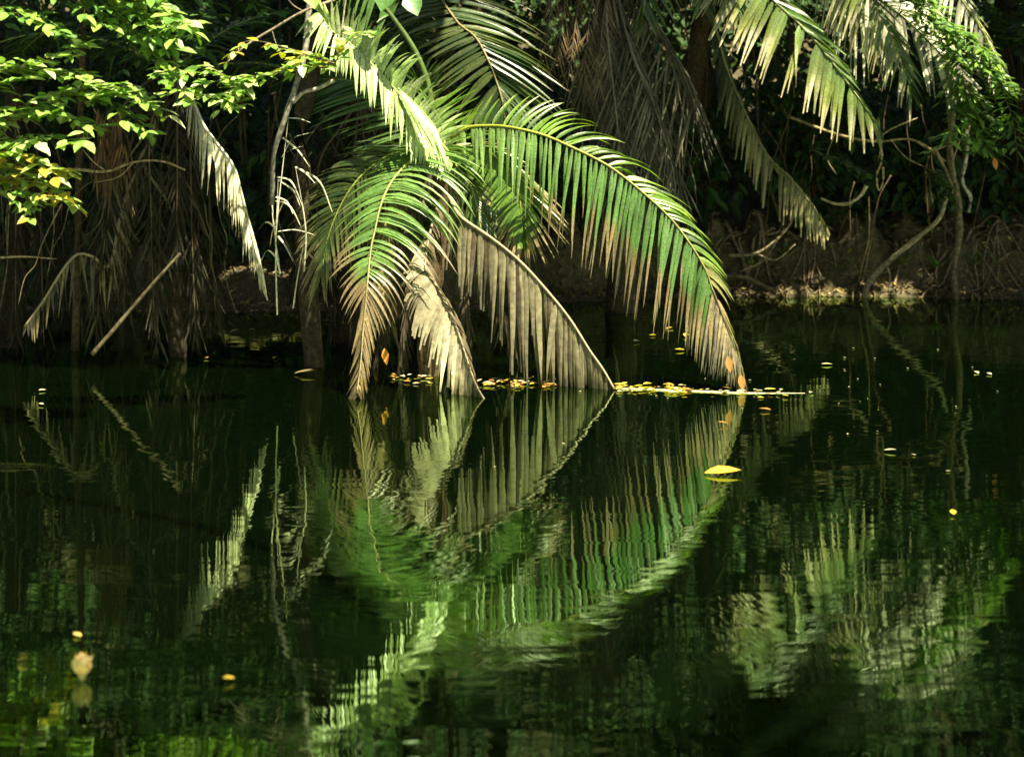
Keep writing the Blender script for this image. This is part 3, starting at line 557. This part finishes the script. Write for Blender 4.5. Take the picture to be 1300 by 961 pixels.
for a in ((-8.2,35.5,4.2,2.6,1.5,2.6,520,'dark green shrub on the bank behind the left edge'),
  (-4.6,36,5.0,2.6,1.5,2.6,520,'dark green shrub on the bank behind the hanging branch'),
  (-1.2,36,6.4,2.4,1.4,2.2,420,'dark green shrub high behind the central palm'),
  (2.6,38,7.0,2.6,1.5,2.4,420,'dark green shrub high behind the grey skirt of fronds'),
  (5.6,38,5.6,2.4,1.4,2.6,480,'dark green shrub behind the ragged fronds'),
  (9.2,37.6,4.6,2.4,1.4,2.8,560,'dark green shrub behind the right edge'),
  (4.9,36.9,2.9,1.6,.9,1.0,260,'low dim shrub above the tangle of roots')):
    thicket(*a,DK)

# ------------------------------------------------------------------ canopy trees of the forest (unseen crowns, placed and cut to shape shade and sun)
lit=[]      # spots where crown leaves are cut away so chosen parts are sunlit
def L_(px,py,Y,r): lit.append((*proj(P(px,py,Y)),r))
for a in ((300,215,26.1,.45),(318,290,26.1,.36),(275,180,26.2,.42),(334,350,26,.3),(285,346,34.1,.28),(310,348,34.1,.3),(335,350,34.1,.3),(360,351,34.1,.3),(380,352,34.1,.3),(960,40,30.8,1.0),(1020,80,30.6,1.0),(1070,130,30.4,.9),(1110,60,31.5,1.0),(1160,90,31.3,1.0),(1210,110,31,.9),(180,30,26.2,.35),(235,62,26.2,.35),(120,15,26.2,.3),(200,10,26.2,.3),(160,70,26.2,.3),(1250,120,30.6,.6),(1010,240,33.1,.45),(1040,285,33,.4),(1040,372,35.5,.5),(1130,372,35.6,.4),(640,60,28,.6),(700,80,28,.6),(600,70,28,.5),(560,90,28,.45),(670,130,27.9,.5),(720,130,28,.45),(580,120,28,.45),(700,20,28.5,.5),(620,10,28.5,.5),(570,30,28.5,.45),(720,60,29.8,.35),(820,150,31.5,.3),(860,190,31,.3),(440,60,24.9,.9),(1150,330,35.7,.35),(1230,170,31,.6),(104,845,F*H/(862-HY),.6),*[(x,372,35.4,r) for x,r in ((925,.2),(950,.28),(980,.22),(1010,.3),(1045,.3),(1075,.2),(1100,.28),(1130,.22),(1160,.28),(1240,.2))],(980,335,35.8,.22),(1120,330,35.8,.25),(1180,340,35.8,.22),(1040,320,36,.22),(950,20,31,.6)): L_(*a)
def edge(x):
    if x<-3.2: return 26.7
    if x<1.3: return 27.6
    if x<2.2: return 27.6+(x-1.3)/.9*3.6
    return 31.2
def tree(label,bx,by,cx,cy,cz,rx,ry,rz,n,r=.28,near=0):
    t=empty('tree',(bx,by,max(0,bankz(bx,by)-.2) if by>32.5 else (1 if near else 0)),label,'tree','forest trees')
    mb=MB(); b=Vector((bx,by,-.5 if by<33 else bankz(bx,by)-.3)); top=Vector((cx,cy,cz-rz*.2))
    tube(mb,spline([b,b+Vector(((R.uniform(-.15,.15)),0,cz*.35)),b.lerp(top,.35)+Vector((0,0,cz*.35)),top],22),r,r*.4,12,(.035,.026,.016),wob=.25)
    for k in range(9):
        e=Vector((cx+rx*R.uniform(-.8,.8),cy+ry*R.uniform(-.8,.8),cz+rz*R.uniform(-.2,.5)))
        tube(mb,spline([b.lerp(top,.8)+Vector((0,0,cz*.12)),top.lerp(e,.4),e],8),r*.3,.03,6,(.08,.06,.04),wob=.2)
    mb.build('trunk',M['bark'],t)
    lf=MB()
    for k in range(n):
        a=R.uniform(0,2*math.pi); q=R.random()**.5; zz=R.uniform(-1,1)
        p=Vector((cx+rx*q*math.cos(a),cy+ry*q*math.sin(a),cz+rz*zz*(1-q*q*.6)))
        X,Yp=proj(p)
        if near:
            if Yp>11+1.5*noise.noise(p*.5): continue
        elif Yp<edge(X)+.5*noise.noise(p*1.3): continue
        if not near and Yp>43.5 and X>-4 and R.random()<.9: continue  # crown thinned so the upper slope catches sun
        if not near and 34.3<Yp<37.5 and 1<X<10 and R.random()<.5: continue  # crown thinned to let dappled sun onto the right bank
        if any((X-u)**2+(Yp-v)**2<w*w for u,v,w in lit): continue
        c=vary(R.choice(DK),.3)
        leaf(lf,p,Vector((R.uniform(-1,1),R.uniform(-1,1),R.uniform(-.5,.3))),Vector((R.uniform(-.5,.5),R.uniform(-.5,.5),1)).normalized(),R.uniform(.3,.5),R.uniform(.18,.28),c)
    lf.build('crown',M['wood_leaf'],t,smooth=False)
tree('straight dark trunk standing in the water left of the palm',P(398,478,25.95).x,26.3,2,28,12,6.5,7.5,1.6,19000,.13)
tree('brown rough trunk rising behind the pale frond at the top',P(458,400,29.8).x,29.8,-3.5,28.5,13,7,8,1.8,20000,.22)
tree('tree on the far bank hidden behind the left shrubs',-9.5,36.5,-10,28,12,7.5,8,1.8,20000)
tree('tree on the far bank between the dark palm and the ragged one',3.6,38,7.5,31,12,6.5,7,1.8,17000)
tree('tree on the far bank behind the climber at the right',9.2,38.2,14.5,31,12.5,8,8,1.8,20000)
tree('tree standing high on the slope behind the arch',-.6,40,2,36,13,10,6,2,17000)
# unseen near bank and leaning trees, added to hold back sky fill light
mb=MB()
for j in range(26):
    for i in range(65):
        x=-32+i; y=-5-j*1.2; mb.v.append((x,y,-.6+min(14,(j*1.2)**1.15*.42)+.4*noise.noise(Vector((x*.4,y*.4,8))))); mb.c.append((.1,.1,.1))
for j in range(25):
    for i in range(64): a=j*65+i; mb.f.append((a+1,a,a+65,a+66))
thing_mesh('sky_blocking_bank',mb,M['mud'],(0,-5,0),'unseen mud bank added behind the viewer to block sky light','riverbank',kind='structure')
tree('unseen tree added on the near bank to block sky light, at the left',-14,-9,-9,8,13,11,13,2,22000,.3,near=1)
tree('unseen tree added on the near bank to block sky light, in the middle',-3,-10,7,7,14,11,13,2,22000,.3,near=1)
tree('unseen tree added on the near bank to block sky light, at the right',15,-9,20,10,13,10,14,2,20000,.3,near=1)
# undergrowth covering the slope behind
lf=MB()
for k in range(80000):
    x=R.uniform(-17,19); d=(1.4 if x>-1.5 or -5.4<x<-3.1 else .15)+22*R.random()**.9; y=shore(x)+d; z=bankz(x,y); p=Vector((x,y,z+R.uniform(.05,2.2)*min(1,.25+d/4)))
    if noise.noise(p*.55)<-.3: continue
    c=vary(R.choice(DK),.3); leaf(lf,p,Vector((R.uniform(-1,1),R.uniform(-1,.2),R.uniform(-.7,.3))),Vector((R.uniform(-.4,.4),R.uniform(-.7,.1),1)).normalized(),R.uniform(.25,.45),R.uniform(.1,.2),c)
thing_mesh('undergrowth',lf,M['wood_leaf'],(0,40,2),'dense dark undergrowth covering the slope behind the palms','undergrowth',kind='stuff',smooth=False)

# ------------------------------------------------------------------ sticks, roots, vines
def stick(name,pts,r0,r1,label,cat,col=TAN,wob=.3,extra=()):
    mb=MB(); sp=spline(pts,24); tube(mb,sp,r0,r1,7,col,wob=wob)
    for e,ra,rb in extra: tube(mb,spline(e,12),ra,rb,5,col,wob=wob)
    return thing_mesh(name,mb,M['bark'],pts[-1] if pts[-1].z<pts[0].z else pts[0],label,cat)
stick('stick',[P(229,322,26.0),P(190,365,26),P(150,412,26),P(117,450,26)],.018,.03,'straight brown stick slanting down to the water at the left','stick',(.075,.06,.035))
stick('stick',[P(394,-10,25.3),P(388,60,25.2),P(378,100,25.1),P(362,150,25.1),P(348,195,25.2),P(345,260,25.4)],.045,.03,'grey weathered stem slanting down beside the trunk','stick',(.17,.16,.13))
stick('branch',[P(425,102,25.0),P(405,112,25),P(385,118,25),P(372,130,25.05)],.02,.03,'short pale forked branch off the weathered stem','branch',(.3,.26,.2))
stick('branch',[P(95,215,25.9),P(135,218,25.8),P(170,206,25.7),P(205,205,25.7),P(235,216,25.8)],.02,.012,'thin crooked twig below the sunlit leaves','branch',TAN,extra=[([P(135,218,25.8),P(118,205,25.8),P(105,190,25.8)],.01,.005),([P(170,206,25.7),P(150,225,25.7),P(120,232,25.7)],.01,.004)])
stick('branch',[P(-10,328,26.8),P(30,326,26.7),P(72,329,26.6)],.018,.01,'short horizontal twig at the left edge','branch',TAN)
stick('branch',[P(425,0,25.1),P(385,15,25),P(345,38,25),P(310,60,25),P(286,82,25)],.02,.01,'crooked bare branch crossing the top left','branch',(.22,.18,.13),extra=[([P(385,15,25),P(370,5,25),P(352,-20,25)],.012,.008),([P(345,38,25),P(352,60,25),P(362,75,25)],.007,.004)])
mb=MB()
for k in range(120):
    p=P(R.gauss(140,9),R.uniform(135,225),25.9+R.uniform(-.1,.1)); blade(mb,p,Vector((R.uniform(-.3,.3),R.uniform(-.3,.3),-1)),Vector((1,0,0)),R.uniform(.15,.45),.035,.3,4,(lambda c:(lambda u:c))(vary(R.choice([(.13,.065,.025),(.09,.05,.025),(.06,.04,.02)]),.3)),.5,1.5)
thing_mesh('dead_leaves',mb,M['dead'],P(140,140,25.9),'rusty brown bunch of dead leaves hanging under the sunlit shrub','dead leaves')
# right bank
stick('branch',[P(1202,250,34.2),P(1192,278,34.3),P(1165,302,34.6),P(1125,335,35),P(1104,358,35.2),P(1096,380,35.4)],.035,.05,'curved pale branch leaning from the bank into the water','branch',(.30,.25,.16),extra=[([P(1125,335,35),P(1130,352,35),P(1127,372,35)],.015,.01)])
stick('root',[P(1042,252,34),P(1060,259,34),P(1078,258,34),P(1093,248,34),P(1100,236,34)],.02,.035,'curved bare root hooking upwards over the bank','root',(.28,.23,.14))
stick('vine',[P(1217,60,33.6),P(1210,150,33.8),P(1205,200,34),P(1216,250,34.2),P(1218,300,34.5),P(1211,340,34.8),P(1214,385,35)],.045,.06,'thick hanging vine dropping straight into the water at the right','vine',(.16,.13,.085))
stick('vine',[P(1187,190,33.9),P(1200,215,33.9),P(1212,240,33.9),P(1207,180,33.9),P(1203,120,33.9)],.03,.03,'crooked looping vine beside the thick one','vine',(.2,.16,.1))
stick('vine',[P(1225,150,33.6),P(1228,190,33.6),P(1222,230,33.6),P(1232,250,33.6),P(1230,270,33.6)],.05,.02,'frayed pale strip hanging right of the thick vine','vine',(.28,.26,.19),wob=.9)
stick('vine',[P(1103,250,34),P(1103,300,34.2),P(1094,340,34.6),P(1090,360,35)],.014,.012,'thin straight vine hanging in front of the bank','vine',TAN)
stick('vine',[P(1115,150,33),P(1118,180,33),P(1119,205,33),P(1113,222,33),P(1115,242,33),P(1121,232,33),P(1121,212,33)],.014,.02,'thin vine ending in a dry loop','vine',TAN)
stick('root',[P(1000,148,34.5),P(1060,170,34.2),P(1110,180,34),P(1160,178,34),P(1200,205,34)],.025,.02,'long crooked root spanning under the ragged fronds','root',TAN,extra=[([P(1110,180,34),P(1130,165,34),P(1165,150,34)],.015,.01),([P(1160,178,34),P(1185,190,34),P(1218,178,34)],.015,.01),([P(1060,170,34.2),P(1050,200,34.2),P(1062,222,34.2)],.014,.008),([P(1130,176,34),P(1150,200,34),P(1180,215,34)],.014,.008)])
stick('root',[P(925,325,35.3),P(960,322,35.1),P(985,305,35),P(1003,285,35),P(1008,268,35)],.03,.02,'crooked root climbing the mud below the pale frond','root',(.17,.14,.09),extra=[([P(960,322,35.1),P(985,330,35),P(1010,310,35)],.02,.01),([P(940,345,35.1),P(970,330,35),P(990,300,34.9)],.025,.012)])
stick('log',[P(928,350,35.0),P(950,354,34.9),P(985,371,34.8)],.035,.055,'short dark log sliding from the mud into the water','log',(.13,.1,.06))
stick('branch',[P(895,348,35.0),P(925,350,35),P(955,358,34.9),P(940,380,34.8)],.02,.014,'thin drowned branch beside the short log','branch',(.15,.12,.07))
for k in range(16):
    x=R.uniform(930,1290); y=R.uniform(120,250); Y=34.5+R.uniform(-.3,.6)
    a=[]; dx=R.uniform(-9,9)
    for i in range(5): a.append(P(x,y,Y)); x+=dx+R.uniform(-5,5); y+=R.uniform(16,30); dx*=.6
    stick('vine',a,.012,.008,'thin brown vine hanging over the dark right bank','vine',BROWN)['group']='thin vines over the right bank'
for k in range(10):
    x=R.uniform(330,620) if k<5 else R.uniform(860,1000); Y=31 if k<5 else 34
    a=[P(x+R.uniform(-4,4)+i*R.uniform(-3,3),-40+i*R.uniform(40,70),Y) for i in range(6)]
    stick('vine',a,.014,.01,'thin dark vine hanging behind the palms','vine',BROWN)['group']='thin vines behind the palms'
for k in range(34):
    x0=R.uniform(860,1290); Y0=35.6+R.uniform(-.1,.5); X0=(x0-CX)/F*Y0; x1=X0; a=[]; dx=R.uniform(-.25,.25)
    for i in range(8):
        yy=shore(x1)+1.5-i*.26; a.append(Vector((x1,yy,bankz(x1,yy)+R.uniform(.0,.12)))); x1+=dx+R.uniform(-.12,.12)
    stick('root',a,R.uniform(.012,.035),.008,'thin brown root draped down the right mud bank','root',(.15,.115,.07))['group']='roots draped over the right mud bank'
lf=MB()
for k in range(9000):
    x=R.uniform(-8,10); y=shore(x)+R.uniform(-.05,2.2)**1.0; z=bankz(x,y)+.02
    if z<.02: z=.02
    c=vary(R.choice([(.15,.11,.055),(.09,.07,.035),(.26,.21,.11),(.05,.04,.022),(.24,.18,.05)]),.3)
    leaf(lf,Vector((x,y,z)),Vector((R.uniform(-1,1),R.uniform(-1,1),R.uniform(-.5,.4))),Vector((R.uniform(-.4,.4),R.uniform(-.9,.1),1)).normalized(),R.uniform(.05,.16),R.uniform(.03,.07),c,R.uniform(-.5,.8))
thing_mesh('leaf_litter',lf,M['dead'],(0,34,0),'brown fallen leaves littering the mud bank','leaf litter',kind='stuff',smooth=False)
for px,py in ((905,345),(1000,338),(1068,330),(1150,345),(1235,352),(1190,322),(1262,318),(960,318)):
    Y=35.9; p=P(px,py,Y); p.y=shore(p.x)+.75; p.z=bankz(p.x,p.y); mb=MB()
    for q in range(26):
        blade(mb,p+Vector((R.uniform(-.06,.06),R.uniform(-.06,.06),0)),Vector((R.uniform(-.8,.8),R.uniform(-.9,.2),R.uniform(.4,1.2))),Vector((1,0,0)),R.uniform(.15,.5),.02,2.2,5,(lambda c:(lambda u:c))(vary(R.choice([GREEN,OLIVE,TAN]),.3)),.4,.5)
    thing_mesh('grass_tuft',mb,M['leaf'],p,'small ragged tuft of grass on the right mud bank','grass','grass tufts on the right mud bank')
for k in range(26):
    x=R.uniform(-10,400); y=R.uniform(120,260); Y=26+R.uniform(0,2.5); a=[]; dx=R.uniform(-14,14)
    for i in range(6): a.append(P(x,y,Y)); x+=dx+R.uniform(-8,8); y+=R.uniform(14,40)
    stick('vine',a,R.uniform(.008,.016),.005,'thin grey brown vine tangled among the hanging fronds at the left','vine',vary((.10,.085,.05),.3))['group']='thin vines among the left fronds'
# pale arching blades of dry grass beside the trunk
gr=empty('reed',P(352,400,26.6),'clump of thin pale dry reeds beside the weathered stem','reed')
mb=MB()
for (x0,y0,x1,y1,x2,y2) in ((366,150,380,151,394,156),(359,175,378,191,393,212),(356,200,370,190,385,186),(353,228,372,242,381,262),(353,294,375,292,401,299),(375,212,388,220,400,233),(350,250,364,256,372,272),(381,215,406,231,422,270),(352,225,370,231,384,262),(350,255,368,262,383,290),(347,196,346,270,356,348),(356,348,350,300,366,150),(352,400,350,320,353,228),(386,345,388,290,375,212),(372,392,378,350,388,296),(358,200,372,176,398,168),(353,300,362,312,372,332),(354,330,340,318,332,330),(350,290,338,282,328,292)):
    sp=spline([P(x0,y0,26),P(x1,y1,25.9),P(x2,y2,25.8)],9); b=len(mb.v)
    for i,p in enumerate(sp):
        w=.008*(1-(i/9)**2)+.0018
        for a in (-1,0,1): mb.v.append(tuple(p+Vector((w*a,.004*abs(a),w*a*.8)))); mb.c.append(vary(PALE,.2))
    for i in range(9):
        for k in (0,1): a=b+i*3+k; mb.f.append((a,a+1,a+4,a+3))
mb.build('blade',M['dead'],gr)

# ------------------------------------------------------------------ things afloat
def fleaf(px,py,L,c,label,group='leaves floating on the river',rot=None,z=.012):
    Y=F*H/(py-HY); p=Vector(((px-CX)/F*Y,Y,z)); mb=MB(); a=R.uniform(0,6.28) if rot is None else rot
    leaf(mb,p-Vector((math.cos(a)*L/2,math.sin(a)*L/2,0)),Vector((math.cos(a),math.sin(a),R.uniform(.0,.15))),Vector((R.uniform(-.15,.15),R.uniform(-.3,0),1)),L,L*R.uniform(.4,.6),c,R.uniform(-.1,.2))
    thing_mesh('floating_leaf',mb,M['petal'],p,label,'leaf',group,smooth=False)
YL=(.58,.40,.05); WL=(.45,.4,.25); OL=(.36,.17,.05)
kinds=[(YL,'small yellow leaf in the drift of leaves along the floating stick'),(WL,'small pale leaf in the drift of leaves along the floating stick'),(OL,'small orange leaf in the drift of leaves along the floating stick')]
for lo,hi,y0,n in ((498,550,482,24),(606,704,487,66),(780,872,494,60),(872,1000,497,28)):
    for k in range(n):
        c,l=R.choice(kinds); x=R.uniform(lo,hi); fleaf(x,y0+R.gauss(0,2.9)+(x-lo)*.02,R.uniform(.03,.15)*R.choice((1,1,.6)),vary(c,.2),l,'drift of leaves along the floating stick',rot=R.uniform(-1.2,1.2),z=R.uniform(.012,.035))
for px,py,L,c,l in ((918,603,.34,YL,'long yellow leaf floating alone below the tip of the arch'),(971,522,.14,OL,'curled orange leaf floating right of the arch tip'),(918,540,.13,OL,'brown curled leaf floating above the long yellow one'),
   (850,418,.16,YL,'yellow leaf floating left of its near twin in the shade of the arch'),(828,427,.12,YL,'small yellow leaf in the open water under the arch'),(871,428,.2,YL,'yellow leaf floating nearest the grey frond tip'),(808,435,.16,WL,'white leaf floating under the arch'),(863,446,.14,YL,'tiny yellow leaf below the white one'),
   (1175,374,.17,OL,'orange leaf at the foot of the right bank'),(1244,370,.2,WL,'pale leaf floating near the thick vine'),(1292,370,.18,WL,'pale leaf floating at the right edge'),(1115,410,.12,YL,'yellow leaf floating below the curved branch'),
   (1240,474,.13,WL,'pale long leaf floating at the right'),(1256,476,.12,WL,'white leaf floating beside the pale long one at the right'),(1050,464,.15,WL,'thin pale leaf floating right of the grey tip'),(298,421,.2,WL,'long white leaf floating before the left mud ledge'),(320,420,.12,WL,'small white leaf beside the long white one'),(261,415,.16,YL,'orange yellow leaf floating at the left'),
   (414,409,.13,YL,'yellow leaf seen between the left fronds, upper'),(438,434,.2,YL,'yellow leaf seen between the left fronds, lower'),(378,426,.15,YL,'yellow leaf left of the dark trunk'),(262,456,.12,YL,'small yellow leaf at the left in the dark'),(388,476,.28,TAN,'upturned brown leaf at the foot of the dark trunk'),(349,456,.1,YL,'tiny yellow leaf by the dark trunk'),
   (52,515,.1,WL,'pale leaf floating in the dark at the left'),(54,497,.1,WL,'faint leaf above the pale one at the left'),(1130,574,.12,WL,'pale leaf floating low at the right'),(1210,654,.12,YL,'small yellow leaf among reflections at the right'),(290,866,.09,YL,'small yellow leaf near the bottom left'),(1030,500,.1,WL,'pale leaf at the end of the floating stick')):
    fleaf(px,py,L,c,l,rot=0 if L>.2 else None,z=.02)
stick('floating_stick',[P(782,494,24.33)+Vector((0,0,.0)),Vector(P(860,496,24.2)),Vector(P(940,499,24.0)),Vector(P(1022,499.5,24.0))],.018,.006,'thin pale stick floating level from the dead frond tip to the right','stick',(.5,.42,.25))
for k in range(44):
    px=R.uniform(880,1290); py=R.uniform(385,520)
    if k>30: px=R.uniform(600,1290); py=R.uniform(480,600)
    fleaf(px,py,R.uniform(.02,.05),WL,'tiny pale fleck of leaf floating on the dark water','flecks floating on the river',z=.01)
# brown leaf hung up on the arch tip, orange leaves caught between fronds
for px,py,Y,c,l in ((924,452,24.2,OL,'orange dead leaf caught on the grey frond tip, upper'),(940,475,24.2,OL,'orange dead leaf caught on the grey frond tip, lower'),(488,442,24.6,(.5,.2,.03),'orange dead leaf hanging between the two drooping fronds'),(1262,200,31,(.5,.2,.05),'orange dead leaf hanging under the climber')):
    mb=MB(); p=P(px,py,Y); leaf(mb,p,Vector((.15,-.2,-1)),Vector((0,-1,.2)),.2,.09,c,.1); thing_mesh('dead_leaf',mb,M['petal'],p,l,'leaf')
# pale blossom drifting close to the viewer
Y=F*H/(862-HY); c0=Vector(((104-CX)/F*Y,Y,.09)); bl=empty('blossom',(c0.x,c0.y,0),'pale yellow white blossom drifting near the bottom left','flower')
for k in range(9):
    mb=MB(); a=k*2.4; leaf(mb,c0+Vector((0,0,-.08)),Vector((math.cos(a)*(.3+.08*k),math.sin(a)*(.3+.08*k),1)),Vector((-math.cos(a),-math.sin(a),.3)).normalized(),.15,.12,(.75,.62,.36) if k%3 else (.6,.35,.1),-.35); mb.build('petal',M['petal'],bl)
mb=MB(); tube(mb,[c0+Vector((0,0,-.1)),c0+Vector((0,0,-.05)),c0],.02,.03,8,(.5,.45,.2)); mb.build('calyx',M['petal'],bl)
fleaf(98,808,.09,(.5,.38,.12),'dim tan petal floating just above the blossom')

# ------------------------------------------------------------------ light, camera, output
w=bpy.data.worlds.new('World'); SC.world=w; w.use_nodes=True; T=w.node_tree; bg=T.nodes['Background']
sky=T.nodes.new('ShaderNodeTexSky'); sky.sky_type='NISHITA'; sky.sun_disc=False
sky.sun_elevation=math.asin(SUN.z); sky.sun_rotation=math.atan2(SUN.x,SUN.y); T.links.new(sky.outputs[0],bg.inputs[0]); bg.inputs[1].default_value=.05
ld=bpy.data.lights.new('sun','SUN'); ld.energy=5; ld.angle=math.radians(.5); ld.color=(1,.95,.82)
lo=bpy.data.objects.new('sun',ld); COL.objects.link(lo); lo.rotation_euler=SUN.to_track_quat('Z','Y').to_euler(); lo.location=(0,0,30)
cd=bpy.data.cameras.new('camera'); co=bpy.data.objects.new('camera',cd); COL.objects.link(co); SC.camera=co
co.location=(0,0,H); co.rotation_euler=(math.radians(90),0,0); cd.sensor_width=36; cd.lens=F/1300*36; cd.shift_y=-(480.5-HY)/1300; cd.clip_end=400
cd.dof.use_dof=True; cd.dof.focus_distance=24.6; cd.dof.aperture_fstop=1.3
SC.view_settings.view_transform='Standard'; SC.view_settings.look='None'; SC.view_settings.exposure=2.05; SC.view_settings.gamma=1
SC.view_settings.use_white_balance=True; SC.view_settings.white_balance_temperature=7700; SC.view_settings.white_balance_tint=4
SC.render.engine='CYCLES'; SC.render.resolution_x=1024; SC.render.resolution_y=756
SC.cycles.max_bounces=6; SC.cycles.diffuse_bounces=3; SC.cycles.glossy_bounces=3; SC.cycles.transmission_bounces=3; SC.cycles.transparent_max_bounces=4
